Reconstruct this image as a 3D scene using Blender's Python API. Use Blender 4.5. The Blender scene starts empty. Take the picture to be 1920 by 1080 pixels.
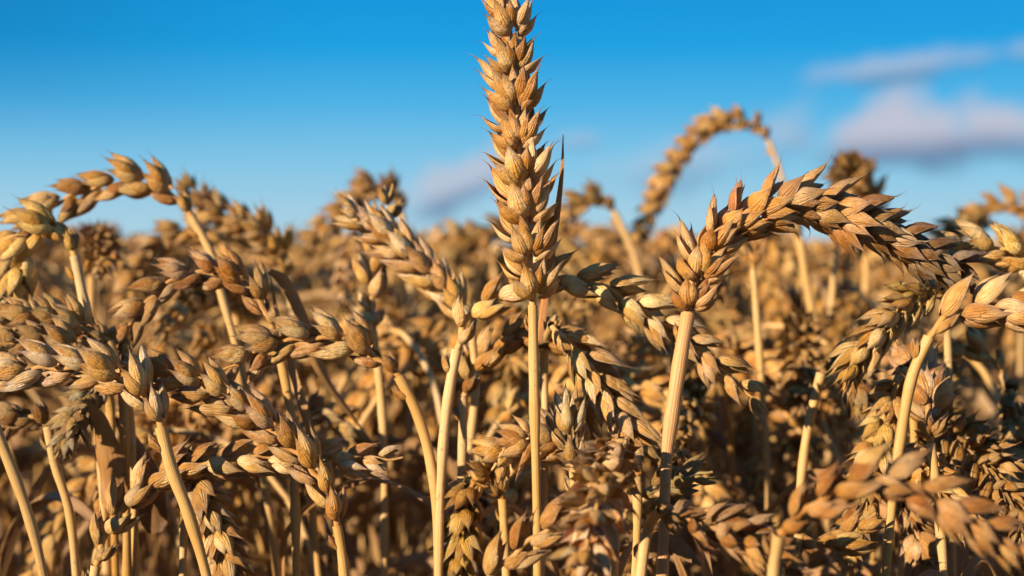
import bpy, math, random
import numpy as np
from mathutils import Vector, Matrix
R = math.radians
PI = math.pi
scene = bpy.context.scene
col = scene.collection

# ------------------------------------------------------------------ camera
CAM = Vector((0.0, -0.41, 0.86))
LENS, FPX = 49.44, 2637.0           # FPX: focal length in pixels of a 1920 px wide picture
PITCH = math.atan(42 / FPX)         # looks down a little
cd = bpy.data.cameras.new("camera")
cd.lens = LENS; cd.sensor_width = 36.0
cd.clip_start = 0.01; cd.clip_end = 3000
cd.dof.use_dof = True
cd.dof.focus_distance = 0.408
cd.dof.aperture_fstop = 8.0
cd.dof.aperture_blades = 7
cam = bpy.data.objects.new("camera", cd)
cam.location = CAM
cam.rotation_euler = (PI / 2 - PITCH, 0, 0)
col.objects.link(cam)
scene.camera = cam
CF = Vector((0, math.cos(PITCH), -math.sin(PITCH)))
CU = Vector((0, math.sin(PITCH), math.cos(PITCH)))
CR = Vector((1, 0, 0))


def P(px, py, d):
    return CAM + CF * d + CR * ((px - 960) / FPX * d) + CU * ((540 - py) / FPX * d)


# ------------------------------------------------------------------ light
SUN_EL, SUN_AZ = 17.0, -132.0       # azimuth from +Y (view direction) clockwise seen from above: sun behind the left shoulder
sun_dir = Vector((math.sin(R(SUN_AZ)) * math.cos(R(SUN_EL)), math.cos(R(SUN_AZ)) * math.cos(R(SUN_EL)), math.sin(R(SUN_EL))))
sl = bpy.data.lights.new("sun", 'SUN')
sl.energy = 5.0; sl.angle = R(0.53); sl.color = (1.0, 0.82, 0.61)
so = bpy.data.objects.new("sun", sl)
so.rotation_euler = sun_dir.to_track_quat('Z', 'Y').to_euler()
so.location = (0, 0, 5)
col.objects.link(so)

scene.view_settings.view_transform = 'Standard'
scene.view_settings.look = 'None'
scene.view_settings.exposure = 0.9
scene.view_settings.gamma = 1.0
scene.render.engine = 'CYCLES'
scene.cycles.use_denoising = True
scene.cycles.max_bounces = 6
scene.cycles.diffuse_bounces = 2
scene.cycles.glossy_bounces = 2
scene.cycles.transmission_bounces = 4
scene.cycles.caustics_reflective = False
scene.cycles.caustics_refractive = False


class NT:
    """small helper to write node trees"""
    def __init__(s, tree): s.t = tree
    def n(s, typ, **kw):
        nd = s.t.nodes.new(typ)
        for k, v in kw.items(): setattr(nd, k, v)
        return nd
    def put(s, sock, v):
        if isinstance(v, bpy.types.NodeSocket): s.t.links.new(v, sock)
        elif isinstance(v, (tuple, list)) and len(v) == 3 and sock.type == 'RGBA': sock.default_value = (*v, 1)
        else: sock.default_value = v
    def math(s, op, a, b=0.0, c=0.0, clamp=False):
        m = s.n('ShaderNodeMath', operation=op, use_clamp=clamp)
        s.put(m.inputs[0], a); s.put(m.inputs[1], b); s.put(m.inputs[2], c)
        return m.outputs[0]
    def mix(s, f, a, b, blend='MIX'):
        m = s.n('ShaderNodeMix', data_type='RGBA', blend_type=blend)
        s.put(m.inputs[0], f); s.put(m.inputs[6], a); s.put(m.inputs[7], b)
        return m.outputs[2]
    def step(s, x, a, b):
        m = s.n('ShaderNodeMapRange', interpolation_type='SMOOTHSTEP')
        s.put(m.inputs[0], x); s.put(m.inputs[1], a); s.put(m.inputs[2], b)
        m.inputs[3].default_value = 0; m.inputs[4].default_value = 1
        return m.outputs[0]
    def noise(s, vec, scale, detail=2.0, rough=0.5):
        m = s.n('ShaderNodeTexNoise')
        s.put(m.inputs['Vector'], vec); m.inputs['Scale'].default_value = scale
        m.inputs['Detail'].default_value = detail; m.inputs['Roughness'].default_value = rough
        return m.outputs['Fac']
    def ramp(s, x, stops):
        m = s.n('ShaderNodeValToRGB')
        e = m.color_ramp.elements
        while len(e) < len(stops): e.new(0.5)
        for i, (p, c) in enumerate(stops): e[i].position = p; e[i].color = (*c, 1)
        s.put(m.inputs[0], x)
        return m.outputs[0]


world = bpy.data.worlds.new("World"); scene.world = world
world.use_nodes = True
wt = world.node_tree; wt.nodes.clear(); w = NT(wt)
sky = w.n('ShaderNodeTexSky', sky_type='NISHITA', sun_disc=False)
sky.sun_elevation = R(SUN_EL); sky.sun_rotation = R(SUN_AZ)
sky.altitude = 200; sky.dust_density = 0.6; sky.ozone_density = 3.0
tc = w.n('ShaderNodeTexCoord')
sx = w.n('ShaderNodeSeparateXYZ'); w.put(sx.inputs[0], tc.outputs['Generated'])
el = w.math('ARCSINE', sx.outputs[2])
az = w.math('ARCTAN2', sx.outputs[0], sx.outputs[1])
elr = w.math('DIVIDE', el, R(90.0))
# clear evening sky deepening quickly above a pale horizon (values are what the Background strength divides out)
K = 5.3
def kc(c): return tuple(v * K for v in c)
grad = w.ramp(elr, [(0.0, (0.46, 0.66, 0.78)), (0.024, (0.36, 0.62, 0.78)), (0.048, (0.21, 0.55, 0.80)),
                    (0.072, (0.07, 0.445, 0.79)), (0.097, (0.004, 0.35, 0.76)), (0.12, (0.0, 0.30, 0.72)), (0.30, (0.10, 0.19, 0.36)), (1.0, (0.07, 0.11, 0.20))])
lf = w.math('MULTIPLY', w.step(az, -0.10, -0.42), w.step(elr, 0.03, 0.12))
grad = w.mix(w.math('MULTIPLY', lf, 0.8), grad, (0.0, 0.20, 0.50))
gradk = w.n('ShaderNodeVectorMath', operation='SCALE'); w.put(gradk.inputs[0], grad); gradk.inputs[3].default_value = K
skyc = w.mix(0.975, sky.outputs[0], gradk.outputs[0])
# soft clouds: ellipses of azimuth and elevation broken up by noise
def px2ang(px, py):
    v = (P(px, py, 1.0) - CAM).normalized()
    return math.atan2(v.x, v.y), math.asin(v.z)
n1 = w.noise(tc.outputs['Generated'], 30.0, 3.0, 0.5)
n2 = w.noise(tc.outputs['Generated'], 9.0, 2.0, 0.5)
out_c = skyc
for (cx, cy, rx, ry, tilt, dens) in [(1690, 126, 200, 30, 0.10, 0.62), (1915, 95, 55, 28, 0.0, 0.5), (1715, 250, 215, 74, 0.04, 1.0),
                                     (1930, 240, 150, 62, -0.05, 0.85), (1300, 300, 170, 60, 0.15, 0.42), (862, 345, 140, 54, 0.35, 0.8),
                                     (1085, 262, 60, 26, 0.1, 0.45), (1480, 245, 70, 70, 0.6, 0.28)]:
    a0, e0 = px2ang(cx, cy)
    ax, ey = rx / FPX, ry / FPX
    da = w.math('SUBTRACT', az, a0); de = w.math('SUBTRACT', el, e0)
    de2 = w.math('SUBTRACT', de, w.math('MULTIPLY', da, tilt))
    qa = w.math('POWER', w.math('ABSOLUTE', w.math('DIVIDE', da, ax)), 2.0)
    qe = w.math('POWER', w.math('ABSOLUTE', w.math('DIVIDE', de2, ey)), 2.0)
    r = w.math('SQRT', w.math('ADD', qa, qe))
    r = w.math('ADD', r, w.math('MULTIPLY', w.math('SUBTRACT', n1, 0.5), 1.7))
    r = w.math('ADD', r, w.math('MULTIPLY', w.math('SUBTRACT', n2, 0.5), 1.2))
    m = w.math('MULTIPLY', w.step(w.math('SUBTRACT', 1.15, r), 0.0, 0.95), dens)
    rel = w.step(w.math('DIVIDE', de2, ey), -0.75, 0.2)
    cc = w.mix(rel, kc((0.12, 0.22, 0.38)), kc((0.54, 0.56, 0.67)))
    out_c = w.mix(m, out_c, cc)
bg = w.n('ShaderNodeBackground'); bg.inputs[1].default_value = 0.10
w.put(bg.inputs[0], out_c)
wo = w.n('ShaderNodeOutputWorld'); wt.links.new(bg.outputs[0], wo.inputs[0])


# ------------------------------------------------------------------ materials
def new_mat(name):
    m = bpy.data.materials.new(name); m.use_nodes = True
    m.node_tree.nodes.clear()
    return m, NT(m.node_tree)


def finish(t, color, rough, bump, transl, spec=0.35):
    b = t.n('ShaderNodeBsdfPrincipled')
    t.put(b.inputs['Base Color'], color); t.put(b.inputs['Roughness'], rough)
    b.inputs['Specular IOR Level'].default_value = spec
    if bump is not None: t.put(b.inputs['Normal'], bump)
    o = t.n('ShaderNodeOutputMaterial')
    if transl > 0:
        tr = t.n('ShaderNodeBsdfTranslucent'); t.put(tr.inputs[0], color)
        if bump is not None: t.put(tr.inputs['Normal'], bump)
        mx = t.n('ShaderNodeMixShader'); mx.inputs[0].default_value = transl
        t.t.links.new(b.outputs[0], mx.inputs[1]); t.t.links.new(tr.outputs[0], mx.inputs[2])
        t.t.links.new(mx.outputs[0], o.inputs[0])
    else:
        t.t.links.new(b.outputs[0], o.inputs[0])


def husk_material(name, tinted=True):
    m, t = new_mat(name)
    at = t.n('ShaderNodeAttribute', attribute_name='fl')
    s = t.n('ShaderNodeSeparateColor'); t.put(s.inputs[0], at.outputs['Color'])
    rnd, along, across = s.outputs[0], s.outputs[1], s.outputs[2]
    oi = t.n('ShaderNodeObjectInfo')
    tcx = t.n('ShaderNodeTexCoord')
    off = t.n('ShaderNodeVectorMath', operation='SCALE'); off.inputs[0].default_value = (3.1, 1.7, 2.3); t.put(off.inputs[3], oi.outputs['Random'])
    vec = t.n('ShaderNodeVectorMath', operation='ADD'); t.put(vec.inputs[0], tcx.outputs['Object']); t.put(vec.inputs[1], off.outputs[0])
    vec = vec.outputs[0]
    nb = t.noise(vec, 260.0, 3.0, 0.6)
    ns = t.noise(vec, 900.0, 3.0, 0.65)
    # fine lengthwise veins
    cmb = t.n('ShaderNodeCombineXYZ'); t.put(cmb.inputs[0], t.math('MULTIPLY', across, 26.0))
    t.put(cmb.inputs[1], t.math('MULTIPLY', along, 2.2)); t.put(cmb.inputs[2], t.math('MULTIPLY', rnd, 37.0))
    vein = t.noise(cmb.outputs[0], 1.0, 3.0, 0.6)
    wavy = t.math('SINE', t.math('ADD', t.math('MULTIPLY', across, 62.0), t.math('MULTIPLY', nb, 3.0)))
    # colour: amber where plump, paler and papery elsewhere
    f = t.math('ADD', t.math('MULTIPLY', rnd, 0.55), t.math('MULTIPLY', nb, 0.75))
    c = t.ramp(f, [(0.25, (0.30, 0.115, 0.012)), (0.46, (0.47, 0.215, 0.030)), (0.70, (0.63, 0.37, 0.100)), (0.92, (0.78, 0.58, 0.30))])
    base = t.math('SUBTRACT', 1.0, t.step(along, 0.0, 0.30))
    c = t.mix(t.math('MULTIPLY', base, 0.45), c, (0.60, 0.38, 0.15))
    vm = t.step(t.noise(vec, 120.0, 2.0), 0.38, 0.62)
    c = t.mix(t.math('MULTIPLY', t.math('MULTIPLY', t.step(vein, 0.50, 0.72), 0.62), vm), c, (0.26, 0.11, 0.022))
    edge = t.math('ADD', t.step(t.math('ABSOLUTE', t.math('SUBTRACT', across, 0.5)), 0.30, 0.5), t.math('MULTIPLY', t.step(vein, 0.50, 0.25), 0.35), 0, True)
    c = t.mix(t.math('MULTIPLY', edge, 0.55), c, (0.80, 0.62, 0.38))
    pap = t.math('MULTIPLY', t.step(along, 0.45, 0.8), t.step(nb, 0.40, 0.62))
    c = t.mix(t.math('MULTIPLY', pap, 0.6), c, (0.66, 0.49, 0.34))
    tip = t.math('MULTIPLY', t.step(t.math('ADD', along, t.math('MULTIPLY', t.math('SUBTRACT', rnd, 0.5), 0.25)), 0.74, 1.0), t.step(ns, 0.30, 0.55))
    c = t.mix(t.math('MULTIPLY', tip, 0.72), c, (0.16, 0.075, 0.045))
    mould = t.math('MULTIPLY', t.step(ns, 0.615, 0.70), t.step(nb, 0.52, 0.64))
    c = t.mix(t.math('MULTIPLY', mould, 0.65), c, (0.07, 0.045, 0.03))
    wea = t.math('MULTIPLY', t.step(t.noise(vec, 70.0, 3.0, 0.6), 0.55, 0.68), t.step(oi.outputs['Random'], 0.35, 1.0))
    c = t.mix(t.math('MULTIPLY', wea, 0.5), c, (0.42, 0.33, 0.25))
    if tinted: c = t.mix(1.0, c, oi.outputs['Color'], 'MULTIPLY')
    h = t.math('ADD', t.math('MULTIPLY', vein, 0.9), t.math('MULTIPLY', wavy, 0.10))
    h = t.math('ADD', h, t.math('MULTIPLY', ns, 0.8))
    bp = t.n('ShaderNodeBump'); bp.inputs['Strength'].default_value = 0.9; bp.inputs['Distance'].default_value = 0.0009
    t.put(bp.inputs['Height'], h)
    rg = t.math('ADD', 0.24, t.math('MULTIPLY', ns, 0.36))
    finish(t, c, rg, bp.outputs[0], 0.17, 0.6)
    return m


def straw_material(name, cols, transl=0.0, spots=True, leafy=False):
    m, t = new_mat(name)
    at = t.n('ShaderNodeAttribute', attribute_name='fl')
    s = t.n('ShaderNodeSeparateColor'); t.put(s.inputs[0], at.outputs['Color'])
    rnd, along, across = s.outputs[0], s.outputs[1], s.outputs[2]
    oi = t.n('ShaderNodeObjectInfo')
    tcx = t.n('ShaderNodeTexCoord')
    off = t.n('ShaderNodeVectorMath', operation='SCALE'); off.inputs[0].default_value = (5.1, 2.7, 1.3); t.put(off.inputs[3], oi.outputs['Random'])
    vec = t.n('ShaderNodeVectorMath', operation='ADD'); t.put(vec.inputs[0], tcx.outputs['Object']); t.put(vec.inputs[1], off.outputs[0])
    vec = vec.outputs[0]
    nb = t.noise(vec, 38.0, 3.0, 0.6)
    ns = t.noise(vec, 520.0, 3.0, 0.6)
    cmb = t.n('ShaderNodeCombineXYZ'); t.put(cmb.inputs[0], t.math('MULTIPLY', across, 40.0 if leafy else 22.0))
    t.put(cmb.inputs[1], t.math('MULTIPLY', along, 5.0)); t.put(cmb.inputs[2], t.math('ADD', t.math('MULTIPLY', rnd, 37.0), t.math('MULTIPLY', oi.outputs['Random'], 11.0)))
    vein = t.noise(cmb.outputs[0], 1.0, 3.0, 0.6)
    f = t.math('ADD', t.math('MULTIPLY', nb, 0.8), t.math('MULTIPLY', oi.outputs['Random'], 0.4))
    c = t.ramp(f, [(0.25, cols[0]), (0.5, cols[1]), (0.8, cols[2])])
    c = t.mix(t.math('MULTIPLY', t.step(vein, 0.5, 0.72), 0.5), c, tuple(v * 0.5 for v in cols[0]))
    c = t.mix(t.math('MULTIPLY', t.step(vein, 0.48, 0.25), 0.35), c, tuple(min(1, v * 1.2) for v in cols[2]))
    if spots:
        mo = t.math('MULTIPLY', t.step(ns, 0.60, 0.72), t.step(nb, 0.45, 0.6))
        c = t.mix(t.math('MULTIPLY', mo, 0.5), c, (0.10, 0.055, 0.03))
    c = t.mix(1.0, c, oi.outputs['Color'], 'MULTIPLY')
    bp = t.n('ShaderNodeBump'); bp.inputs['Strength'].default_value = 0.6; bp.inputs['Distance'].default_value = 0.0005
    t.put(bp.inputs['Height'], t.math('ADD', vein, t.math('MULTIPLY', ns, 0.3)))
    finish(t, c, 0.45, bp.outputs[0], transl, 0.4)
    return m


M_HUSK = husk_material("wheat_husk")
M_STEM = straw_material("wheat_straw", [(0.42, 0.215, 0.045), (0.55, 0.32, 0.095), (0.60, 0.39, 0.17)])
M_LEAF = straw_material("dry_leaf", [(0.17, 0.085, 0.03), (0.33, 0.17, 0.055), (0.45, 0.27, 0.12)], 0.2, leafy=True)

m, t = new_mat("soil")
tcx = t.n('ShaderNodeTexCoord')
nn = t.noise(tcx.outputs['Object'], 9.0, 6.0, 0.65)
c = t.ramp(nn, [(0.3, (0.045, 0.028, 0.016)), (0.55, (0.11, 0.068, 0.036)), (0.75, (0.26, 0.17, 0.08))])
bp = t.n('ShaderNodeBump'); bp.inputs['Distance'].default_value = 0.03; t.put(bp.inputs['Height'], nn)
finish(t, c, 0.9, bp.outputs[0], 0)
M_SOIL = m


# ------------------------------------------------------------------ mesh gathering
class MB:
    """collects grids of vertices with the per-vertex data the materials read"""
    def __init__(s): s.v = []; s.f = []; s.a = []; s.n = 0
    def grid(s, pts, attr, nu, nv, wrap=False):
        b = s.n
        s.v.append(np.asarray(pts, float).reshape(-1, 3)); s.a.append(np.asarray(attr, float).reshape(-1, 3)); s.n += nu * nv
        vv = nv if wrap else nv - 1
        i = np.arange(nu - 1)[:, None]; j = np.arange(vv)[None, :]
        j2 = (j + 1) % nv
        q = np.stack([b + i * nv + j + 0 * j2, b + i * nv + j2, b + (i + 1) * nv + j2, b + (i + 1) * nv + j + 0 * j2], -1).reshape(-1, 4)
        s.f.append(q)
    def data(s): return np.concatenate(s.v), np.concatenate(s.a), np.concatenate(s.f)
    def mesh(s, name, mat): return np_mesh(name, *s.data(), mat)


def np_mesh(name, v, a, f, mat, mat_idx=None):
    me = bpy.data.meshes.new(name)
    me.vertices.add(len(v)); me.vertices.foreach_set('co', v.astype(np.float32).ravel())
    me.loops.add(f.size); me.loops.foreach_set('vertex_index', f.astype(np.int32).ravel())
    me.polygons.add(len(f)); me.polygons.foreach_set('loop_start', np.arange(0, f.size, 4, dtype=np.int32))
    me.update(calc_edges=True)
    at = me.attributes.new('fl', 'FLOAT_COLOR', 'POINT')
    at.data.foreach_set('color', np.concatenate([a, np.ones((len(a), 1))], 1).astype(np.float32).ravel())
    me.shade_smooth()
    for mm in (mat if isinstance(mat, list) else [mat]): me.materials.append(mm)
    if mat_idx is not None: me.polygons.foreach_set('material_index', mat_idx.astype(np.int32))
    return me


_ps = np.array([0, .06, .16, .30, .44, .58, .70, .80, .88, .95, 1.0])
_pw = np.array([.22, .55, .84, 1.0, .97, .80, .57, .36, .20, .09, .02])


def floret(mb, base, dirz, face, L, W, T, awn, bulge, tipout, rng, body=True, nu=15, nv=9, seed_r=None):
    """one pointed husk: an open keeled shell and, for a floret, the closed grain body in it"""
    z = Vector(dirz).normalized(); y = Vector(face); y = (y - z * y.dot(z)).normalized(); x = y.cross(z)
    z, y, x = np.array(z), np.array(y), np.array(x); base = np.array(base)
    r0 = rng.random() if seed_r is None else seed_r
    W *= rng.uniform(.86, 1.12); T *= rng.uniform(.85, 1.12); L *= rng.uniform(.93, 1.07)
    tot = L + awn; sb = L / tot
    q = np.linspace(0, 1, nu) ** 0.92
    s = q[:, None]
    wprof = np.interp(np.clip(q / sb, 0, 1), _ps, _pw)
    awnr = (0.17 if awn < 3 * mm_ else 0.07) * np.clip((1 - q) / max(1 - sb * 0.8, 1e-4), 0.2, 1)
    wprof = np.maximum(wprof, awnr)[:, None]
    v = np.linspace(-1, 1, nv)[None, :]
    half = R(112) - R(40) * np.clip(s / sb, 0, 1)
    ph = v * half
    skew = rng.uniform(-.12, .12)
    cx = W * wprof * np.sin(ph + skew * np.sin(PI * s))
    rip = 1 + rng.uniform(.02, .06) * np.sin(s * rng.uniform(7, 13) + rng.random() * 6) * np.abs(v) ** 2
    cx = cx * rip
    keel = 1 + 0.20 * np.exp(-(ph / 0.28) ** 2)
    off = 0.45 * T * wprof
    cy = T * wprof * np.cos(ph) * keel * 0.9 + off * 0
    side = rng.uniform(-1, 1) * 0.05 * L
    ay = bulge * np.sin(PI * np.clip(s / sb, 0, 1)) + tipout * np.clip(s, 0, 1) ** 4
    ax = side * s ** 2 + (rng.uniform(-.35, .35) * awn * np.clip((s - sb) / (1 - sb + 1e-6), 0, 1) ** 2 if awn > 0 else 0)
    # swept-back awn tips
    az_ = s * tot
    p = base + (cx + ax)[..., None] * x + (cy + ay)[..., None] * y + (az_ + 0 * v)[..., None] * z
    at = np.stack([np.full((nu, nv), r0), np.broadcast_to(s / 1.0, (nu, nv)), np.broadcast_to((v + 1) / 2, (nu, nv))], -1)
    mb.grid(p, at, nu, nv)
    if body:
        nb, nr = max(6, nu - 6), max(6, nv - 1)
        q = np.linspace(0, 1, nb); s = q[:, None]
        wp = np.interp(q * 0.9, _ps, _pw)[:, None] * 0.9
        wp[-1] = 0.03; wp[0] = 0.1
        th = np.linspace(0, 2 * PI, nr, endpoint=False)[None, :]
        cx = W * wp * np.sin(th); cy = T * wp * np.cos(th) * 0.92
        ay = bulge * np.sin(PI * s) + tipout * (s * .85 * sb) ** 3
        p = base + (cx + side * (s * sb) ** 2)[..., None] * x + (cy + ay)[..., None] * y + (s * L * 0.9 + 0 * th)[..., None] * z
        vv = np.abs(((th / (2 * PI) + .5) % 1) * 2 - 1)
        at = np.stack([np.full((nb, nr), (r0 + .3) % 1), np.broadcast_to(s * .8, (nb, nr)), np.broadcast_to(vv, (nb, nr))], -1)
        mb.grid(p, at, nb, nr, wrap=True)


mm_ = 0.001
STYLES = {  # splay of glume/floret, outward lean, awn, plumpness, length
    'fan':   dict(gs=42, fs=22, out=24, awn=1.5, W=2.02, T=1.5, L=8.6, tip=1.9, n=6),
    'pod':   dict(gs=13, fs=7, out=20, awn=1.2, W=1.88, T=1.65, L=9.4, tip=0.6, n=4),
    'awned': dict(gs=17, fs=10, out=24, awn=5.2, W=1.85, T=1.5, L=10.5, tip=2.2, n=5),
}


def spikelet_into(mb, style, rng, nu=15, nv=9, M=None, scale=1.0):
    st = STYLES[style]
    j = lambda a: rng.uniform(-a, a)
    els = []
    for sg in (-1, 1):
        els.append(((sg * 1.0, .7, .0), sg * (st['gs'] + j(6)), st['out'] - 5 + j(5), (sg * .95, .45, 0), st['L'] * (.86 + j(.06)), st['W'] * 1.04, st['T'] * .8, False, .7))
        els.append(((sg * .85, 1.2, .9), sg * (st['fs'] + j(5)), st['out'] + 2 + j(4), (sg * .62, .8, 0), st['L'] * (1 + j(.06)), st['W'], st['T'], True, 1.0))
    if st['n'] >= 5:
        els.append(((j(.4), 2.0, 2.6), j(7), st['out'] - 8 + j(5), (j(.5), 1, 0), st['L'] * (.80 + j(.08)), st['W'] * .74, st['T'] * .8, True, .5))
        if st['n'] == 6:
            for sg in (-1, 1):
                els.append(((sg * .5, 1.7, 1.7), sg * (st['fs'] * .5 + j(5)), st['out'] + 8 + j(5), (sg * .35, .9, 0), st['L'] * (.86 + j(.07)), st['W'] * .82, st['T'] * .8, False, .7))
        if rng.random() < .6:
            els.append(((j(.5), 1.0, 3.0), j(10), st['out'] - 18, (j(.8), 1, 0), st['L'] * .78, st['W'] * .6, st['T'] * .6, False, .6))
    else:
        els.append(((j(.3), 1.6, 2.0), j(5), st['out'] - 4 + j(5), (j(.5), 1, 0), st['L'] * (.78 + j(.06)), st['W'] * .8, st['T'] * .85, True, .5))
    for (b, sp, ou, fc, L, W, T, body, aw) in els:
        d = (math.sin(R(sp)), math.sin(R(ou)) * math.cos(R(sp)), math.cos(R(sp)) * math.cos(R(ou)))
        floret(mb, [k * mm_ for k in b], d, fc, L * mm_, W * mm_, T * mm_, max(.25, st['awn'] * aw * rng.uniform(.6, 1.35)) * mm_,
               .5 * mm_ * rng.uniform(.6, 1.4), st['tip'] * mm_ * rng.uniform(.3, 1.3), rng, body, nu, nv)


SPK = {}
for st in STYLES:
    for k in range(9):
        rng = random.Random(100 * k + len(st) * 7 + ord(st[0]))
        mb = MB(); spikelet_into(mb, st, rng)
        SPK[(st, k)] = mb.mesh('spikelet_' + st, M_HUSK)
SPK_LOW = {}
for st in STYLES:
    for k in range(4):
        rng = random.Random(900 * k + ord(st[0]))
        mb = MB(); spikelet_into(mb, st, rng, 8, 5)
        SPK_LOW[(st, k)] = mb.data()
SPK_TINY = {}
for st in STYLES:
    for k in range(3):
        rng = random.Random(70 * k + ord(st[0]))
        mb = MB()
        for sg in (-1, 0, 1):
            q = np.array([0, .35, .75, 1.15])[:, None]; wp = np.array([.3, 1.1, .7, .05])[:, None]
            th = np.array([0, 2.1, 4.2])[None, :]
            sp = R(STYLES[st]['gs'] * .7 * sg + rng.uniform(-8, 8)); ou = R(STYLES[st]['out'])
            zd = np.array([math.sin(sp), math.sin(ou), math.cos(sp)]); zd /= np.linalg.norm(zd)
            xd = np.cross([0, 1, 0], zd); xd /= np.linalg.norm(xd); yd = np.cross(zd, xd)
            p = np.array([sg * .001, .001, .001 * (1 - abs(sg))]) + (wp * np.sin(th) * .0022)[..., None] * xd + (wp * np.cos(th) * .002)[..., None] * yd + (q * .0098 + 0 * th)[..., None] * zd
            at = np.stack([np.full((4, 3), rng.random()), np.broadcast_to(q / 1.15, (4, 3)), np.broadcast_to(th / 6.3, (4, 3))], -1)
            mb.grid(p, at, 4, 3, wrap=True)
        SPK_TINY[(st, k)] = mb.data()


# ------------------------------------------------------------------ curves
def smooth_path(pts, n=60, closed=False):
    """Catmull-Rom through pts, resampled evenly"""
    p = [Vector(q) for q in pts]
    p = [p[0] * 2 - p[1]] + p + [p[-1] * 2 - p[-2]]
    out = []
    for i in range(1, len(p) - 2):
        a, b, c_, d = p[i - 1], p[i], p[i + 1], p[i + 2]
        t0 = 0.0; t1 = t0 + max((b - a).length, 1e-6) ** .5; t2 = t1 + max((c_ - b).length, 1e-6) ** .5; t3 = t2 + max((d - c_).length, 1e-6) ** .5
        for k in range(16):
            t_ = t1 + (t2 - t1) * k / 16
            A1 = a * ((t1 - t_) / (t1 - t0)) + b * ((t_ - t0) / (t1 - t0))
            A2 = b * ((t2 - t_) / (t2 - t1)) + c_ * ((t_ - t1) / (t2 - t1))
            A3 = c_ * ((t3 - t_) / (t3 - t2)) + d * ((t_ - t2) / (t3 - t2))
            B1 = A1 * ((t2 - t_) / (t2 - t0)) + A2 * ((t_ - t0) / (t2 - t0))
            B2 = A2 * ((t3 - t_) / (t3 - t1)) + A3 * ((t_ - t1) / (t3 - t1))
            out.append(B1 * ((t2 - t_) / (t2 - t1)) + B2 * ((t_ - t1) / (t2 - t1)))
    out.append(p[-2].copy())
    o = np.array([list(q) for q in out])
    seg = np.linalg.norm(np.diff(o, axis=0), axis=1); cum = np.concatenate([[0], np.cumsum(seg)])
    tt = np.linspace(0, cum[-1], n)
    return np.stack([np.interp(tt, cum, o[:, k]) for k in range(3)], -1), cum[-1]


def frames(path, ref):
    T = np.gradient(path, axis=0); T /= np.linalg.norm(T, axis=1)[:, None]
    N = np.zeros_like(T); n = np.array(ref, float)
    if abs(np.dot(n / np.linalg.norm(n), T[0])) > .93: n = np.array([0.3, 0, 1.0])
    for i in range(len(T)):
        n = n - T[i] * np.dot(n, T[i]); n /= np.linalg.norm(n); N[i] = n
    return T, N, np.cross(T, N)


def tube(mb, path, rad, sides=9, r0=.5, ref=(0, -1, 0), flat=1.0):
    T, N, B = frames(path, ref); n = len(path)
    th = np.linspace(0, 2 * PI, sides, endpoint=False)[None, :]
    rad = np.asarray(rad)[:, None]
    p = path[:, None, :] + (rad * np.cos(th))[..., None] * N[:, None, :] * flat + (rad * np.sin(th))[..., None] * B[:, None, :]
    vv = np.abs(((th / (2 * PI)) * 2) % 2 - 1)
    s = np.linspace(0, 1, n)[:, None] * (len(path) and 1)
    at = np.stack([np.full((n, sides), r0), np.broadcast_to(s, (n, sides)), np.broadcast_to(vv, (n, sides))], -1)
    mb.grid(p, at, n, sides, wrap=True)


def leaf_into(mb, path, width, rng, twist=0.0, ref=(0, -1, 0), nv=7, fold=.35, ripple=.12):
    T, N, B = frames(path, ref); n = len(path)
    q = np.linspace(0, 1, n)[:, None]; v = np.linspace(-1, 1, nv)[None, :]
    wd = width * np.interp(q, [0, .08, .4, .8, 1], [.45, .9, 1, .55, .03])
    ang = twist * q + rng.uniform(-.2, .2)
    ph = rng.random() * 6
    x = wd * v * (1 - .15 * np.abs(v) * fold); y = -fold * wd * np.abs(v) + ripple * wd * np.sin(q * rng.uniform(14, 26) + ph + v * 2) * np.abs(v)
    y = y + ripple * .6 * wd * np.sin(v * 5 + q * 4 + ph)
    X = x * np.cos(ang) - y * np.sin(ang); Y = x * np.sin(ang) + y * np.cos(ang)
    p = path[:, None, :] + X[..., None] * B[:, None, :] + Y[..., None] * N[:, None, :]
    at = np.stack([np.full((n, nv), rng.random()), np.broadcast_to(q, (n, nv)), np.broadcast_to((v + 1) / 2, (n, nv))], -1)
    mb.grid(p, at, n, nv)


def link(name, data, parent=None, loc=(0, 0, 0)):
    o = bpy.data.objects.new(name, data); col.objects.link(o)
    o.location = loc
    if parent is not None: o.parent = parent
    return o


def tag(o, label=None, cat=None, group=None, kind=None):
    if label: o['label'] = label
    if cat: o['category'] = cat
    if group: o['group'] = group
    if kind: o['kind'] = kind


def ear_slots(length, spacing):
    """arc positions, sizes of the spikelets along an ear"""
    out = []; s = 0.001; i = 0
    n = max(4, int(length / spacing))
    for i in range(n):
        q = i / (n - 1)
        size = np.interp(q, [0, .08, .2, .7, .92, 1], [.62, .86, 1.0, 1.0, .84, .68])
        out.append((length * (i + .35) / (n + .9), size, i))
    return out


def stem_mesh(path, r_top, r_bot, rng, joints=()):
    n = len(path)
    q = np.linspace(0, 1, n)
    rad = r_top + (r_bot - r_top) * np.clip(q * 4, 0, 1)
    ph = rng.random() * 6
    rad = rad * (1 + .05 * np.sin(q * 40 + ph) + .04 * np.sin(q * 97 + ph * 2))
    for jn in joints: rad = rad * (1 + .32 * np.exp(-((q - jn) / .008) ** 2))
    return rad


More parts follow.
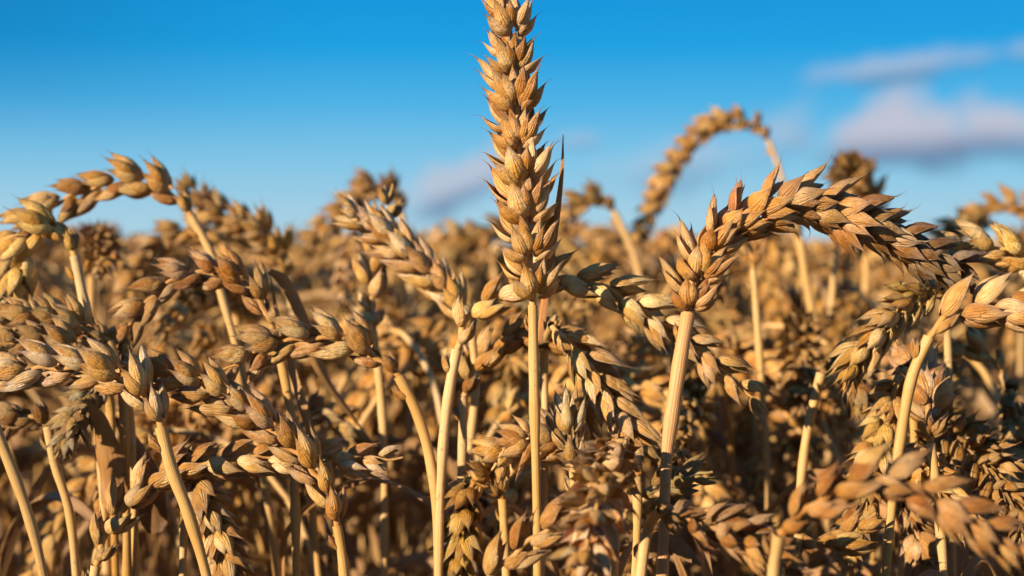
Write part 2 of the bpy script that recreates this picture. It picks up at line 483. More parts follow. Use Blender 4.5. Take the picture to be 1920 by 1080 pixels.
def plant(label, ear, stem, style='pod', roll=60, spacing=5.0, size=1.0, tint=(1, 1, 1), seed=0, d=.41, r=1.35, leaves=(), group='wheat ears close to the camera', stem_tint=(1, 1, 1), twist=0, ref=None, open_=1.0, dropped=(), tint2=None, bs=.62):
    """a wheat plant: ear given base to tip and stem given ear to ground, as picture points with distance"""
    rng = random.Random(seed * 31 + 5); r *= .9
    def pt(a):
        return P(a[0], a[1], a[2] if len(a) > 2 else d)
    ep = [pt(a) for a in ear]
    sp = [pt(a) for a in stem] if stem else []
    if sp:
        last = sp[-1]; prev = sp[-2] if len(sp) > 1 else ep[0]
    else:
        last = ep[0]; prev = ep[0] + Vector((0, 0, .05))
    dv = (last - prev); dv = dv / max(1e-4, -dv.z if dv.z < -1e-4 else 1.0)
    gx = last.x + max(-.12, min(.12, dv.x * .25)) + rng.uniform(-.02, .02); gy = last.y + rng.uniform(.0, .04)
    ground = Vector((gx, gy, 0.0))
    root = link('wheat_plant', None, None, ground)
    root.empty_display_size = .02
    tag(root, label, 'wheat plant', group)
    # stem, from the ear down to the ground
    chain = [ep[0]] + sp
    if not sp: chain.append(ep[0] + Vector((0, .004, -.03)))
    l2 = chain[-1]
    for q_ in (.12, .3, .6): chain.append(Vector((l2.x + (gx - l2.x) * (1 - (1 - q_) ** 2), l2.y + (gy - l2.y) * q_, l2.z * (1 - q_))))
    chain.append(ground)
    path, Ls = smooth_path(chain, 220)
    g = np.array(ground)
    mb = MB(); tube(mb, path - g, stem_mesh(path, r * mm_, r * mm_ * 1.18, rng, (0.0, .018, .036, rng.uniform(.07, .16), .3, .5, .78)), 10, rng.random())
    so_ = link('stem', mb.mesh('stem', M_STEM), root); so_.color = (*stem_tint, 1)
    # ear: rachis + spikelets
    epath, Le = smooth_path(ep, 80)
    if ref is None: ref = (0, -1, 0)
    T, N, B = frames(epath, ref)
    mb = MB()
    rr = np.linspace(r * .9, .35, 80) * mm_
    zz = np.sin(np.linspace(0, Le / (spacing * mm_) * PI, 80)) * .0005
    ang = np.array([R(roll + twist * q) for q in np.linspace(0, 1, 80)])
    rowdir = N * np.cos(ang)[:, None] + B * np.sin(ang)[:, None]
    tube(mb, epath - g + rowdir * zz[:, None], rr, 7, rng.random())
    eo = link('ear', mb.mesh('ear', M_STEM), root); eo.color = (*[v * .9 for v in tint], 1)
    pk = 1.0 if style == 'fan' else .91; spacing *= .92 * (pk if pk == 1 else .93)
    for (s, sz, i) in ear_slots(Le, spacing * mm_ * size ** .5):
        if i in dropped: continue
        f = s / Le * 79; k = int(min(78, f)); fr = f - k
        c_ = epath[k] * (1 - fr) + epath[k + 1] * fr
        t_ = T[k]; rd = rowdir[k] / np.linalg.norm(rowdir[k])
        sg = 1 if i % 2 == 0 else -1
        rt = R(rng.uniform(-20, 20))
        lat = np.cross(rd, t_)
        rd2 = sg * (rd * math.cos(rt) + lat * math.sin(rt))
        if i == int(Le / (spacing * mm_ * size ** .5)) - 1: t_ = t_ * 1.0; 
        z = Vector(t_); y = Vector(rd2); y = (y - z * y.dot(z)).normalized()
        # opening the spikelet a little more or less
        tilt = R(rng.uniform(-9, 8) + (open_ - 1) * 20)
        z2 = (z * math.cos(tilt) + y * math.sin(tilt)).normalized(); y2 = (y - z2 * y.dot(z2)).normalized(); x2 = y2.cross(z2)
        qq = s / Le; S = 1.28 * pk * max(sz, bs if qq < .3 else 0) * size * rng.uniform(.86, 1.12)
        mat = Matrix(((x2.x * S, y2.x * S, z2.x * S, 0), (x2.y * S, y2.y * S, z2.y * S, 0), (x2.z * S, y2.z * S, z2.z * S, 0), (0, 0, 0, 1)))
        o = bpy.data.objects.new('spikelet', SPK[(style, rng.randrange(9))]); col.objects.link(o)
        o.parent = eo
        pos = Vector(c_ - g) + y2 * (.0003)
        o.matrix_basis = Matrix.Translation(pos) @ mat
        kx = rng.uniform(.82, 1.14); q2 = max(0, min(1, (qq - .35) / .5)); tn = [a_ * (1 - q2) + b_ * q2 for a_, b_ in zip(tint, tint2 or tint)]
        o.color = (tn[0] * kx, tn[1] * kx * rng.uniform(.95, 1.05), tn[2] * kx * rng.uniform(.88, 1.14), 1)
    # the small undeveloped spikelet on the collar under the ear
    z = Vector(path[0] - path[2]).normalized(); y = Vector(rowdir[0]) * -1; y = (y - z * y.dot(z)).normalized(); x = y.cross(z); S = size * rng.uniform(.5, .68)
    o = bpy.data.objects.new('spikelet', SPK[('pod', rng.randrange(9))]); col.objects.link(o); o.parent = eo; o.color = (*tint, 1)
    o.matrix_basis = Matrix.Translation(Vector(path[2] - g) + y * r * .5 * mm_) @ Matrix(((x.x, y.x, z.x, 0), (x.y, y.y, z.y, 0), (x.z, y.z, z.z, 0), (0, 0, 0, 1))) @ Matrix.Scale(S, 4)
    if seed not in (3, 4, 5, 43, 44) and not leaves and rng.random() < .6 and group[:7] != 'blurred':      # a dry curled blade on the upper stem
        zt = rng.uniform(.72, .77); k = int(np.argmin(np.abs(path[:, 2] - zt) + (np.arange(220) < 12) * 9)); b = path[k]
        a = rng.uniform(.5, PI - .5); u = np.array([math.cos(a), math.sin(a), 0]); ln = rng.uniform(.04, .075)
        lpath, _ = smooth_path([b, b + u * .008 + [0, 0, .02], b + u * ln * .5 + [0, 0, .028], b + u * ln + [0, 0, rng.uniform(-.03, .01)], b + u * ln * .9 + [0, 0, rng.uniform(-.08, -.04)]], 40)
        mb = MB(); leaf_into(mb, lpath - g, rng.uniform(1.6, 3.2) * mm_, rng, rng.uniform(-6, 6), (0, .2, 1), 9, .7, .25)
        lo = link('leaf', mb.mesh('leaf', M_LEAF), root); kk = rng.uniform(.9, 1.5); lo.color = (kk, kk, kk * 1.1, 1)
    for (lp, wd, tw, lt) in leaves:
        lpath, _ = smooth_path([pt(a) for a in lp], 40)
        mb = MB(); leaf_into(mb, lpath - g, wd * mm_, rng, tw)
        lo = link('leaf', mb.mesh('leaf', M_LEAF), root); lo.color = (*lt, 1)
    return root


# ------------------------------------------------------------------ the ground
def sheet(name, size, n, z, amp, mat, rng):
    xs = np.linspace(-1, 1, n); xs = np.sign(xs) * np.abs(xs) ** 3 * size
    X, Y = np.meshgrid(xs, xs, indexing='ij')
    Z = z + amp * (np.sin(X * 9) * np.cos(Y * 11) + .5 * np.sin(X * 31 + 2) * np.sin(Y * 27))
    mb = MB(); p = np.stack([X, Y, Z], -1)
    mb.grid(p, np.zeros_like(p), n, n)
    return mb.mesh(name, mat)
go = link('ground', sheet('ground', 900, 120, -0.008, .006, M_SOIL, None))
tag(go, 'brown soil of the wheat field far below the ears', None, None, 'structure')

# ------------------------------------------------------------------ the plants in and near focus
GOLD = (1.0, .97, .90); PALE = (1.16, 1.20, 1.38); AMBER = (.96, .86, .66); DUSK = (.72, .70, .74); BROWN = (.80, .68, .55); GREY = (.66, .72, .80); OLIVE = (.82, .88, .66)

plant('tall straight wheat ear standing upright through the middle, highest of all',
      [(999, 572), (992, 480), (984, 400), (975, 300), (970, 200), (962, 100), (952, 0), (944, -90)],
      [(1000, 640), (1003, 800), (1007, 985), (1008, 1120)], 'fan', 14, 5.8, 1.12, (1.18, 1.07, .92), 1, .41, 1.35, bs=1.05, 
      leaves=[([(1012, 640, .418), (1024, 540, .418), (1044, 400, .416), (1053, 320, .415), (1056, 243, .416)], 1.3, .6, (1.1, .82, .55))])
plant('large arched wheat ear on a thick pinkish stem, curving over to the right',
      [(1290, 590, .405), (1300, 530, .405), (1335, 455, .405), (1405, 398, .407), (1500, 380, .41), (1600, 410, .412), (1700, 455, .416), (1790, 498, .418), (1835, 522, .42)],
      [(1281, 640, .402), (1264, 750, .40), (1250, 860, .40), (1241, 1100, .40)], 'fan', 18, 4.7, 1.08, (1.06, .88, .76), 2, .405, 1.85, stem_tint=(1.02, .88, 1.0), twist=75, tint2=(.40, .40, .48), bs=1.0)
plant('pale plump wheat ear arching left out of the picture from a golden stem',
      [(302, 800), (285, 765), (245, 720), (170, 697), (85, 690), (0, 708), (-70, 740)],
      [(322, 880), (352, 960), (392, 1100)], 'pod', 72, 5.0, 1.1, (1.12, 1.08, 1.1), 3, .408, 1.5, bs=.85)
plant('diagonal wheat ear rising from lower centre left towards the upper left',
      [(632, 985), (612, 925), (578, 870), (520, 815), (450, 762), (375, 720), (300, 698), (230, 690)],
      [(640, 1030), (648, 1110)], 'pod', 66, 4.9, 1.04, (1.0, .88, .74), 4, .414, 1.35, bs=.8)
plant('long low wheat ear ending in a pale papery tip under the diagonal ear',
      [(180, 1060), (200, 1000), (245, 938), (300, 895), (380, 868), (470, 858), (560, 858), (650, 858), (755, 860)],
      [(172, 1110)], 'pod', 70, 5.6, 1.0, (1.0, .92, .82), 5, .424, 1.3, tint2=(1.25, 1.25, 1.4))
plant('hanging wheat ear with frayed open husks behind the golden stem at lower left',
      [(352, 850), (372, 900), (395, 960), (420, 1030), (445, 1110)],
      [(346, 900, .44), (344, 1010, .44), (342, 1110, .44)], 'fan', 15, 4.6, .92, (.98, .95, .95), 6, .428, 1.3)
plant('small drooping wheat ear with a dark mouldy tip by the broad brown leaf',
      [(215, 700), (180, 730), (150, 775), (125, 830), (105, 860)],
      [(240, 760, .45), (250, 900, .45), (256, 1100, .45)], 'fan', 30, 4.8, .8, GREY, 7, .438, 1.2,
      leaves=[([(215, 960, .436), (205, 880, .436), (190, 810, .434), (160, 745, .43)], 5.2, .3, (1.1, 1.05, .95)),
              ([(290, 1000, .45), (275, 900, .45), (240, 820, .45), (215, 780, .45)], 5.0, -.5, (.9, .85, .8))])
plant('high arched wheat ear of separate plump spikelets against the sky, at upper left',
      [(358, 405), (335, 375), (290, 350), (235, 342), (180, 352), (125, 372), (75, 402), (35, 440), (5, 480), (-15, 520)],
      [(378, 440), (398, 480), (412, 540), (440, 640), (470, 760)], 'pod', 74, 5.5, 1.12, (.98, .80, .52), 8, .49, 1.35)
plant('bent yellow wheat ear curling down at the left edge over a short pale neck',
      [(140, 480), (118, 440), (78, 432), (45, 468), (38, 520), (18, 565), (-25, 600)],
      [(150, 530), (165, 600), (180, 700)], 'pod', 60, 5.2, 1.16, (1.2, 1.08, .66), 9, .46, 1.4)
plant('brown spotted arched wheat ear left of the folded dry leaf',
      [(512, 618), (485, 560), (435, 520), (375, 512), (310, 535), (262, 585), (228, 640), (205, 690)],
      [(530, 690), (548, 800), (552, 900)], 'pod', 64, 5.0, 1.08, (.88, .72, .55), 10, .45, 1.35)
plant('curved wheat ear with spread plump spikelets left of the tall straight ear',
      [(748, 705), (710, 672), (650, 642), (585, 634), (520, 645), (460, 672), (405, 705)],
      [(782, 775), (806, 860), (818, 960), (822, 1100)], 'pod', 74, 5.6, 1.1, (1.02, .9, .72), 11, .43, 1.4)
plant('long drooping wheat ear crossing behind both the straight ear and the thick pinkish stem',
      [(857, 655), (872, 605), (915, 565), (980, 532), (1060, 522), (1140, 542), (1225, 595), (1310, 655), (1385, 720), (1442, 775)],
      [(848, 700), (835, 790), (826, 920), (822, 1100)], 'pod', 70, 5.9, 1.04, (1.2, 1.12, .98), 12, .428, 1.4, tint2=(1.1, 1.06, 1.05))
plant('pale dry wheat ear with long thin awns leaning up to the left',
      [(885, 625), (850, 560), (800, 505), (745, 460), (690, 422), (640, 392)],
      [(892, 720), (880, 850), (872, 1000)], 'awned', 50, 4.4, 1.05, (1.25, 1.25, 1.4), 14, .47, 1.3)
plant('slim upright wheat ear with a pale tip left of the leaning dry ear',
      [(700, 620), (698, 550), (706, 470), (726, 400), (734, 345)],
      [(712, 720), (720, 850)], 'pod', 60, 6.0, .95, (1.1, 1.05, .95), 15, .485, 1.3)
plant('wheat ear at the right edge with bright yellow plump spikelets, above the long golden stem',
      [(1990, 560), (1950, 505), (1890, 470), (1830, 462), (1765, 466)],
      [(2010, 640), (2020, 800)], 'pod', 68, 5.0, 1.12, (1.22, 1.16, .92), 19, .44, 1.4)
plant('sharp wheat ear leaving the picture at right from a long golden stem',
      [(1742, 632), (1765, 600), (1830, 578), (1900, 574), (1975, 590)],
      [(1712, 700), (1692, 800), (1672, 950), (1660, 1110)], 'pod', 72, 6.2, 1.1, (1.06, .94, .78), 20, .408, 1.35)
plant('pale yellow wheat ear with fine awns hanging down left under the arched ear tip',
      [(1765, 535, .432), (1710, 565, .426), (1650, 620, .42), (1605, 680, .42), (1580, 730, .42)],
      [(1775, 600, .47), (1780, 760, .47)], 'awned', 60, 4.2, .95, (1.15, 1.12, .88), 21, .445, 1.3)
plant('densely fanned wheat ear hanging behind the long golden stem at right',
      [(1700, 690), (1668, 755), (1645, 830), (1625, 910), (1600, 990), (1585, 1060)],
      [(1712, 760, .46), (1715, 900, .46)], 'fan', 12, 4.8, .88, (1.02, .96, .7), 22, .432, 1.3)
plant('wheat ear with an open fan of husks on a short jointed neck at right',
      [(1744, 830), (1742, 780), (1733, 735, .43), (1715, 700, .445), (1690, 680, .46)],
      [(1750, 870), (1758, 950), (1772, 1110)], 'fan', 5, 5.4, 1.0, (1.0, .86, .76), 23, .418, 1.25)
plant('large blurred wheat ear nearest the camera, lying across the lower right corner',
      [(1462, 1000, .34), (1520, 950, .335), (1600, 905, .33), (1690, 905, .33), (1780, 950, .33), (1860, 1000, .33), (1940, 1060, .33)],
      [(1450, 1080, .345)], 'pod', 60, 5.2, .96, (.86, .68, .5), 24, .33, 1.4)
plant('blurred brown wheat ear low in front, right of the thick pinkish stem',
      [(1240, 955, .37), (1310, 985, .365), (1380, 1005, .36), (1450, 1045, .355), (1500, 1100, .35)],
      [(1215, 990, .38), (1200, 1090, .38)], 'fan', 60, 4.8, .9, BROWN, 25, .36, 1.3)
plant('blurred wheat ear pointing at the camera in the dark clump below the middle',
      [(1150, 840, .405), (1135, 890, .375), (1120, 950, .352), (1100, 1020, .34), (1070, 1090, .335)],
      [(1190, 870, .42), (1195, 960, .42), (1190, 1080, .42)], 'fan', 20, 5.2, 1.08, (1.16, 1.04, .98), 26, .37, 1.3)
plant('wheat ear pushing up at the bottom edge left of the dark middle clump',
      [(890, 1120, .375), (940, 1060, .375), (1000, 1010, .372), (1070, 960, .37), (1130, 930, .37)],
      [(870, 1160, .375)], 'pod', 70, 6.0, 1.0, (1.0, .88, .74), 27, .375, 1.3)
plant('hanging pale wheat ear with hooked awns right of the straight stem',
      [(1035, 610), (1075, 650), (1115, 700), (1150, 755), (1185, 815), (1205, 870)],
      [(1020, 660, .45), (1022, 800, .45)], 'awned', 66, 4.8, 1.02, (1.25, 1.2, 1.1), 28, .425, 1.2)
plant('dark brown wheat ear crossing behind the straight stem just below its ear',
      [(868, 745), (888, 690), (930, 650), (990, 628), (1050, 632), (1100, 655)],
      [(868, 790), (866, 880), (862, 1000)], 'pod', 66, 5.2, .98, (.88, .74, .55), 29, .445, 1.3)
plant('broad pale wheat ear low in the middle fanning out to the left of its cluster',
      [(1120, 900), (1085, 850), (1035, 825), (985, 830), (940, 855), (915, 890)],
      [(1128, 960), (1130, 1080)], 'fan', 40, 4.2, 1.05, (1.25, 1.15, 1.0), 30, .43, 1.3)
plant('short upright greenish wheat ear tip with long hair-like awns right of the straight stem',
      [(1075, 880), (1070, 830), (1065, 780), (1062, 740)],
      [(1080, 960), (1085, 1080)], 'awned', 10, 5.4, 1.02, (1.12, 1.18, 1.15), 31, .412, 1.2)
plant('short hanging yellow-brown wheat ear at the bottom left of the straight stem',
      [(942, 935), (920, 895), (888, 905), (872, 960), (868, 1020), (862, 1090)],
      [(945, 990), (950, 1100)], 'fan', 30, 4.2, .86, (.92, .82, .45), 32, .432, 1.2)
plant('grey-green wheat ear tip poking out right from behind the thick pinkish stem',
      [(1190, 925), (1240, 910), (1290, 895), (1335, 882)],
      [(1160, 980), (1150, 1090)], 'awned', 60, 5.4, .85, (.74, .84, .78), 33, .424, 1.2,
      leaves=[([(1195, 1050, .40), (1225, 1022, .40), (1265, 1025, .398), (1315, 1060, .395)], 3.6, .4, (.95, 1.0, 1.05))])
plant('dim greenish wheat ear lying flat at the left edge under the curled yellow ear',
      [(205, 640), (160, 618), (100, 600), (40, 600), (-30, 612)],
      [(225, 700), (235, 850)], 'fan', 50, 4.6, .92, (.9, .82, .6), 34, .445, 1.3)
plant('shaded brown wheat ear just above the pale plump ear at left',
      [(190, 690), (140, 660), (85, 640), (30, 640), (-30, 655)],
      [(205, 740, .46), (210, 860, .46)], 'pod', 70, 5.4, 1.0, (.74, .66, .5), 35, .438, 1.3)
plant('dark wheat ear hanging at the far right edge beside the open fan',
      [(1895, 730), (1905, 780), (1915, 840), (1925, 900)],
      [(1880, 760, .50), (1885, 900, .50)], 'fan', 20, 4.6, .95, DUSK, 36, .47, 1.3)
plant('wheat ear hanging dimly behind the neck of the open fan at lower right',
      [(1700, 950), (1720, 1000), (1735, 1060), (1740, 1120)],
      [(1690, 1000, .48), (1690, 1080, .48)], 'fan', 20, 4.6, .85, (.9, .8, .75), 37, .44, 1.2)
plant('dim wheat ear low at lower right below the large blurred ear',
      [(1500, 1000, .40), (1540, 1020, .40), (1590, 1000, .40), (1640, 960, .40)],
      [(1480, 1080, .40)], 'pod', 60, 5.4, .9, (.9, .74, .5), 38, .40, 1.3)
plant('mid brown wheat ear resting behind the long golden stem, right of centre right',
      [(1880, 700), (1850, 665), (1800, 650), (1750, 655), (1700, 672)],
      [(1905, 780), (1920, 900)], 'pod', 70, 6.0, .95, (.95, .82, .6), 39, .50, 1.3)
plant('small nodding wheat ear on a long thin straight stem right of the pinkish stem',
      [(1412, 505), (1405, 470), (1385, 455), (1360, 480), (1345, 530), (1335, 580)],
      [(1418, 580), (1428, 720), (1438, 860), (1442, 1000)], 'pod', 60, 5.0, .9, (.95, .86, .7), 40, .53, 1.25)
plant('wheat stem with a blackened neck and a withered ear bent behind the fanned hanging ear',
      [(1540, 700), (1558, 682), (1590, 690), (1612, 730), (1618, 780)],
      [(1528, 745), (1512, 820), (1502, 900), (1490, 1050)], 'fan', 40, 4.6, .8, (.6, .55, .48), 41, .455, 1.3)
plant('wheat plant with a dry leaf folded sharply down beside its stem, left of centre',
      [(560, 800, .50), (600, 770, .50), (640, 790, .50), (665, 840, .50), (680, 900, .50)],
      [(575, 870, .49), (590, 1000, .49)], 'pod', 60, 5.2, .95, (.8, .7, .55), 42, .49, 1.3,
      leaves=[([(610, 900, .45), (575, 790, .45), (545, 690, .452), (520, 600, .454), (506, 508, .455)], 1.9, .5, (1.25, 1.3, 1.35)),
              ([(506, 508, .457), (535, 530, .462), (565, 590, .466), (600, 690, .47), (690, 820, .48)], 2.2, .7, (.95, .9, .8))])
plant('wheat ear drooping at the left edge under the pale plump ear, in shade',
      [(90, 800), (60, 780), (20, 790), (-20, 830)],
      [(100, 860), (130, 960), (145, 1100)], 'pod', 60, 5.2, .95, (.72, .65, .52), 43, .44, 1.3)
plant('bare grey straw leaning at the far left with its ear bent out of the picture',
      [(-10, 800, .40), (-40, 770, .40), (-80, 780, .40), (-110, 820, .40)],
      [(30, 900, .40), (60, 990, .40), (85, 1100, .40)], 'pod', 60, 5.4, .95, (.8, .7, .55), 44, .40, 1.3, stem_tint=(.85, .85, .85))

# ------------------------------------------------------------------ blurred plants standing right behind
BG = 'blurred wheat plants behind the sharp ears'
plant('blurred wheat ear arching high against the sky between the straight and the large arched ear',
      [(1440, 262), (1415, 232), (1365, 224), (1305, 255), (1262, 310), (1228, 375), (1205, 430), (1195, 470)],
      [(1462, 320), (1485, 420), (1515, 540), (1545, 680)], 'fan', 50, 4.4, .92, (1.12, .98, .72), 50, .72, 1.1, group=BG)
plant('blurred brown wheat ear end-on above the large arched ear',
      [(1625, 480, .70), (1630, 400, .70), (1612, 335, .70), (1595, 325, .66), (1590, 345, .62)],
      [(1622, 560), (1615, 700)], 'fan', 30, 4.6, 1.1, (.82, .68, .46), 51, .70, 1.5, group=BG)
plant('blurred wheat ear arching at the right edge above the bright yellow ear',
      [(1960, 420), (1920, 388), (1870, 382), (1825, 402), (1795, 440)],
      [(1975, 500), (1985, 640)], 'pod', 60, 5.0, 1.05, (1.0, .86, .62), 52, .72, 1.1, group=BG)
plant('blurred dark wheat ear arching between the upper left ear and the pale upright tip',
      [(752, 400), (735, 362), (695, 352), (655, 382), (615, 420), (580, 452), (558, 490)],
      [(765, 460), (770, 600)], 'fan', 40, 5.0, 1.0, (.78, .66, .48), 53, .68, 1.5, group=BG)
plant('blurred wheat ear nodding left just right of the straight ear',
      [(1150, 395), (1125, 372), (1085, 378), (1055, 408), (1040, 440)],
      [(1168, 430), (1195, 500), (1205, 620)], 'fan', 40, 4.6, .95, (.9, .78, .55), 54, .70, 1.5, group=BG)
plant('blurred wheat ear sloping from the upper left arch down to the right',
      [(540, 520), (505, 450), (460, 420), (410, 400), (365, 365), (335, 345)],
      [(550, 600), (552, 700)], 'fan', 40, 5.0, 1.0, (.98, .88, .66), 55, .58, 1.5, group=BG)
plant('blurred wheat ear lying beneath the gap of sky at left',
      [(420, 460), (370, 430), (320, 440), (280, 480), (245, 530), (225, 580)],
      [(438, 520), (445, 640)], 'pod', 60, 5.4, 1.1, (1.02, .9, .7), 56, .62, 1.5, group=BG)
plant('blurred pale stem with a ball-like ear seen end-on inside the upper left arch',
      [(172, 520, .60), (178, 470, .60), (182, 455, .57), (184, 470, .54), (186, 500, .52)],
      [(172, 600, .60), (180, 720, .60)], 'fan', 40, 4.6, .95, (.95, .85, .68), 57, .60, 1.5, group=BG)
plant('blurred rounded wheat ear arching low left of the straight ear',
      [(925, 500), (905, 455), (865, 440), (825, 455), (800, 495)],
      [(935, 560), (940, 700)], 'pod', 60, 4.8, 1.05, (1.08, .95, .75), 58, .78, 1.5, group=BG)
plant('blurred thick straw bent under a pale ear behind the large arched ear',
      [(1500, 450), (1480, 420), (1445, 425), (1420, 455), (1405, 500)],
      [(1510, 520), (1530, 620), (1552, 720)], 'pod', 50, 5.0, 1.0, (1.05, .92, .72), 59, .62, 1.5, group=BG)
plant('blurred wheat plant with two crossing pale straws right of centre',
      [(1568, 470), (1578, 440), (1610, 432), (1640, 460), (1650, 500)],
      [(1560, 560), (1556, 640), (1552, 760)], 'pod', 50, 5.0, 1.0, (.98, .86, .62), 60, .64, 1.4, group=BG)

# ------------------------------------------------------------------ template plants for the crop behind
def ear_low(epath, Le, ref, roll, style, spacing, size, rng, src=SPK_LOW, nk=4):
    T, N, B = frames(epath, ref); n = len(epath)
    V, A, F = [], [], []; nv = 0
    a = R(roll); row = N * math.cos(a) + B * math.sin(a)
    for (s, sz, i) in ear_slots(Le, spacing * mm_):
        f = s / Le * (n - 1); k = int(min(n - 2, f)); fr = f - k
        c_ = epath[k] * (1 - fr) + epath[k + 1] * fr
        sg = 1 if i % 2 == 0 else -1
        y = sg * row[k]; y /= np.linalg.norm(y); tl = R(rng.uniform(-8, 10))
        z = T[k] * math.cos(tl) + y * math.sin(tl); z /= np.linalg.norm(z); y = y - z * np.dot(y, z); y /= np.linalg.norm(y); x = np.cross(y, z)
        v, at, fc = src[(style, rng.randrange(nk))]
        S = 1.25 * sz * size * rng.uniform(.9, 1.12)
        V.append(c_ + (v[:, 0:1] * x + v[:, 1:2] * y + v[:, 2:3] * z) * S)
        at = at.copy(); at[:, 0] = (at[:, 0] * .6 + rng.random() * .4)
        A.append(at); F.append(fc + nv); nv += len(v)
    return np.concatenate(V), np.concatenate(A), np.concatenate(F)


def plant_paths(bend, hook, rng, height, elen):
    """stem path from the ground, then the ear path; bend in degrees at the ear base, hook more along the ear"""
    ds = .01; p = np.array([0., 0., 0.]); pts = [p.copy()]
    lean = R(rng.uniform(0, 5)); side = rng.uniform(-.02, .02)
    n = int(height / ds); neck = rng.uniform(.05, .12)
    for i in range(n):
        h = i * ds
        th = lean + R(bend) * max(0, (h - (height - neck)) / neck) ** 1.5
        p = p + np.array([math.sin(th), side, math.cos(th)]) * ds; pts.append(p.copy())
    ne = 40; e = [p.copy()]
    for i in range(ne):
        th = lean + R(bend) + R(hook) * ((i + 1) / ne) ** .8
        p = p + np.array([math.sin(th), side * 2, math.cos(th)]) * elen / ne; e.append(p.copy())
    return np.array(pts), np.array(e)


TEMPL = []
SPEC = [  # bend, hook, style, tint
    (8, 20, 'fan', GOLD), (25, 60, 'pod', (1.05, .95, .8)), (60, 80, 'pod', AMBER), (80, 90, 'fan', (.95, .86, .7)), (100, 70, 'pod', (1.08, 1.02, .9)),
    (110, 50, 'awned', (1.12, 1.08, .98)), (45, 100, 'fan', (.86, .76, .6)), (90, 40, 'pod', (.84, .72, .55)), (70, 110, 'awned', (1.02, .96, .84)),
    (120, 40, 'fan', (1.0, .9, .72)), (35, 90, 'pod', (1.12, 1.05, .9)), (95, 80, 'pod', (.95, .80, .58)),
    (15, 40, 'awned', (1.2, 1.15, 1.1)), (75, 60, 'pod', (1.15, 1.1, 1.1)), (115, 60, 'fan', (.8, .78, .8)), (130, 30, 'pod', (1.05, .9, .6))]
for ti, (bend, hook, style, tint) in enumerate(SPEC):
    rng = random.Random(ti * 17 + 3)
    h = .80 + rng.uniform(-.02, .02)
    sp, ep = plant_paths(bend, hook, rng, h, .085 + rng.uniform(-.01, .012))
    Le = np.sum(np.linalg.norm(np.diff(ep, axis=0), axis=1))
    ev, ea, ef = ear_low(ep, Le, (0, -1, 0), rng.uniform(20, 90), style, 4.7, 1.0, rng)
    top = max(ep[:, 2].max(), sp[:, 2].max())
    mb = MB(); mb.v.append(ev); mb.a.append(ea); mb.f.append(ef); mb.n = len(ev)
    tube(mb, ep, np.linspace(1.1, .4, len(ep)) * mm_, 5)
    em = mb.mesh('ear', M_HUSK)
    mb = MB(); tube(mb, sp[::-1], np.full(len(sp), 1.25 * mm_), 7, rng.random())
    sm = mb.mesh('stem', M_STEM)
    lms = []
    tl = MB()
    for k in range(3):
        z0 = h * rng.uniform(.5, .93); a = rng.random() * 6.28; ln = rng.uniform(.10, .2)
        i0 = int(z0 / .01); b = sp[i0]
        u = np.array([math.cos(a), math.sin(a), 0])
        lp, _ = smooth_path([b, b + u * .02 + [0, 0, .03], b + u * ln * .4 + [0, 0, .035], b + u * ln * .65 + [0, 0, -.03], b + u * ln * .7 + [0, 0, -.11]], 16)
        mb = MB(); leaf_into(mb, lp, rng.uniform(2.0, 4.0) * mm_, rng, rng.uniform(-5, 5), (0, .2, 1), 5)
        leaf_into(tl, lp[::3], rng.uniform(3, 5) * mm_, rng, rng.uniform(-3, 3), (0, .2, 1), 3)
        lms.append(mb.mesh('leaf', M_LEAF))
    # tiny version as arrays, for the far crop
    tv, ta, tf = ear_low(ep, Le, (0, -1, 0), 45, style, 5.2, 1.12, rng, SPK_TINY, 3)
    mb = MB(); sub = sp[::-1][::8]; tube(mb, sub, np.full(len(sub), 1.7 * mm_), 3); sv, sa, sf = mb.data()
    TEMPL.append(dict(ear=em, stem=sm, leaves=lms, top=top, tint=tint, bend=bend + hook, tiny=(tv, ta, tf, sv, sa, sf) + tl.data()))


def proto(T, first=[True]):
    r_ = link('wheat_plant', None)
    r_.empty_display_size = .02
    e = link('ear', T['ear'], r_); s_ = link('stem', T['stem'], r_)
    L_ = [link('leaf', m_, r_) for m_ in T['leaves']]
    for o in (e,): o.color = (*T['tint'], 1)
    return r_


protos = [proto(T) for T in TEMPL]
used = set()


def dup(root):
    r_ = root.copy(); col.objects.link(r_)
    for ch in list(root.children):
        c_ = ch.copy(); col.objects.link(c_); c_.parent = r_
    return r_


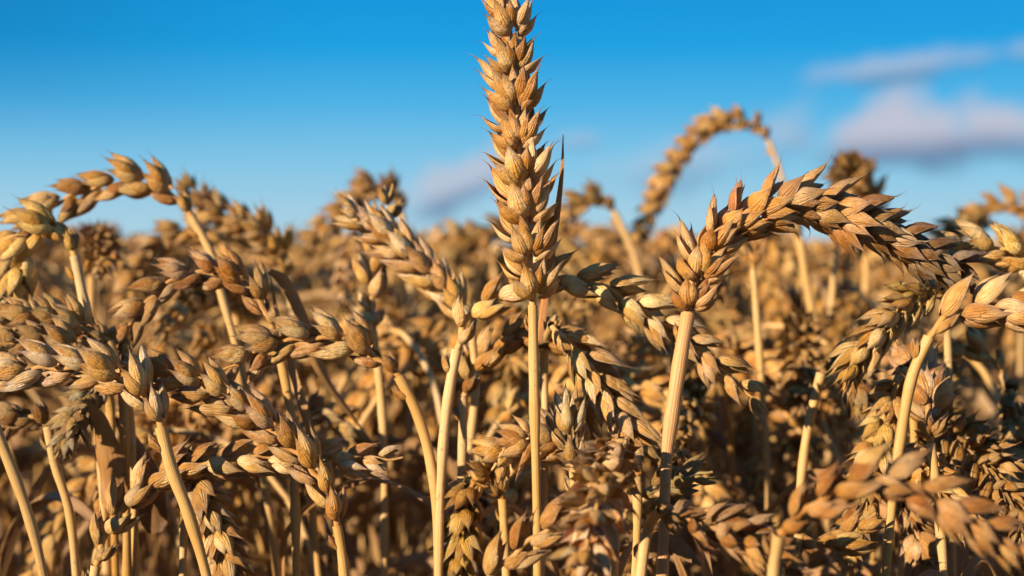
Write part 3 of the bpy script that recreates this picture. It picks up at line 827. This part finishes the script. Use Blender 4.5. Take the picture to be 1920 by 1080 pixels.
rng = random.Random(77)
N_IND = 250
taken = []
count = 0; tries = 0
far_seeds = []
while count < N_IND and tries < 20000:
    tries += 1
    u = rng.random()
    low = count % 4 == 0
    d = rng.uniform(.53, .72) if low else .52 + (u ** 1.0) * .85
    x = rng.uniform(-.395, .395) * d
    y = CAM.y + d
    if any((x - a) ** 2 + (y - b) ** 2 < .018 ** 2 for a, b in taken): continue
    taken.append((x, y))
    ti = rng.randrange(len(TEMPL)); T = TEMPL[ti]
    rz = rng.uniform(0, 2 * PI)
    top = .872 - abs(rng.gauss(0, .026)) + .020 * max(0, min(1, (d - .7) / .5))
    if d < .75: top -= .045 * (.75 - d) / .25 + .004
    if low: top = rng.uniform(.765, .835)
    elif d > .76 and count % 3 == 0: top = rng.uniform(.866, .884)
    s = top / T['top']
    o = protos[ti] if ti not in used else dup(protos[ti])
    used.add(ti)
    o.location = (x, y, 0); o.rotation_euler = (R(rng.uniform(-2, 2)), R(rng.uniform(-2, 2)), rz); o.scale = (s, s, s)
    for ch in o.children:
        k = rng.uniform(.75, 1.15) if ch.name.startswith('stem') else rng.uniform(.8, 1.3); tt = T['tint'] if ch.name.startswith('ear') else (1, 1, 1)
        ch.color = (tt[0] * k, tt[1] * k, tt[2] * k * rng.uniform(.9, 1.1), 1)
    kind = 'upright' if T['bend'] < 60 else ('bowed' if T['bend'] < 145 else 'hanging')
    if low: tag(o, 'short wheat plant with %s ear half hidden among the straws behind the sharp ears' % kind, 'wheat plant', 'short wheat plants among the straws'); count += 1; continue
    tag(o, 'out of focus wheat plant with %s ear in the crop behind the sharp ears' % kind, 'wheat plant', 'out of focus wheat plants in the crop behind')
    count += 1

# ------------------------------------------------------------------ the rest of the field, one mass
V, A, F, MI = [], [], [], []; nv = 0
rng = random.Random(5)
spots = []
def scatter(n, dmin, dmax, halfang, pw=.5):
    for _ in range(n):
        d = math.sqrt(rng.uniform(dmin ** 2, dmax ** 2)); a = rng.uniform(-halfang, halfang)
        spots.append((math.sin(a) * d, CAM.y + math.cos(a) * d, d))
scatter(1300, 1.25, 3.0, R(24)); scatter(1200, 3.0, 6.5, R(24)); scatter(1300, 6.5, 16, R(23))
for _ in range(1300):     # the crop beside and behind the viewer, which shades the stems in view
    x = rng.uniform(-1.5, 1.0); y = rng.uniform(-1.6, .7)
    dd = y - CAM.y
    if dd > -.16 and abs(x) < .40 * max(dd, .0) + .13: continue
    spots.append((x, y, 1.0))
for (x, y, d) in spots:
    T = TEMPL[rng.randrange(len(TEMPL))]
    tv, ta, tf, sv, sa, sf, lv, la, lf_ = T['tiny']
    a = rng.uniform(0, 2 * PI); c_, s_ = math.cos(a), math.sin(a)
    top = .885 - abs(rng.gauss(0, .03))
    if d == 1.0: top -= .045
    k = top / T['top']
    for (v, at, f, mi) in ((tv, ta, tf, 0), (sv, sa, sf, 1), (lv, la, lf_, 2)):
        q = np.stack([(v[:, 0] * c_ - v[:, 1] * s_) * k + x, (v[:, 0] * s_ + v[:, 1] * c_) * k + y, v[:, 2] * k], -1)
        at = at.copy(); at[:, 0] = (at[:, 0] * .5 + rng.random() * .5)
        V.append(q); A.append(at); F.append(f + nv); MI.append(np.full(len(f), mi)); nv += len(v)
fo = link('wheat_field', np_mesh('wheat_field', np.concatenate(V), np.concatenate(A), np.concatenate(F), [M_HUSK, M_STEM, M_LEAF], np.concatenate(MI)))
tag(fo, 'dense ripe wheat crop stretching away to the horizon in soft blur', 'wheat crop', None, 'stuff')

# ears too far away to tell apart: the closed top of the crop up to the horizon
n = 150
q = np.linspace(0, 1, n); dist = 11 * (700 / 11) ** q
ang = np.linspace(-R(60), R(60), n)
D, AN = np.meshgrid(dist, ang, indexing='ij')
X = np.sin(AN) * D; Y = np.cos(AN) * D + CAM.y
rs = np.random.RandomState(4)
Z = .80 + .05 * rs.rand(n, n)
mb = MB(); mb.grid(np.stack([X, Y, Z], -1), np.stack([rs.rand(n, n), rs.rand(n, n) * .5, rs.rand(n, n)], -1), n, n)
fc = link('distant_crop', mb.mesh('distant_crop', M_HUSK))
tag(fc, 'closed top of the far wheat crop along the horizon', 'wheat crop', None, 'stuff')
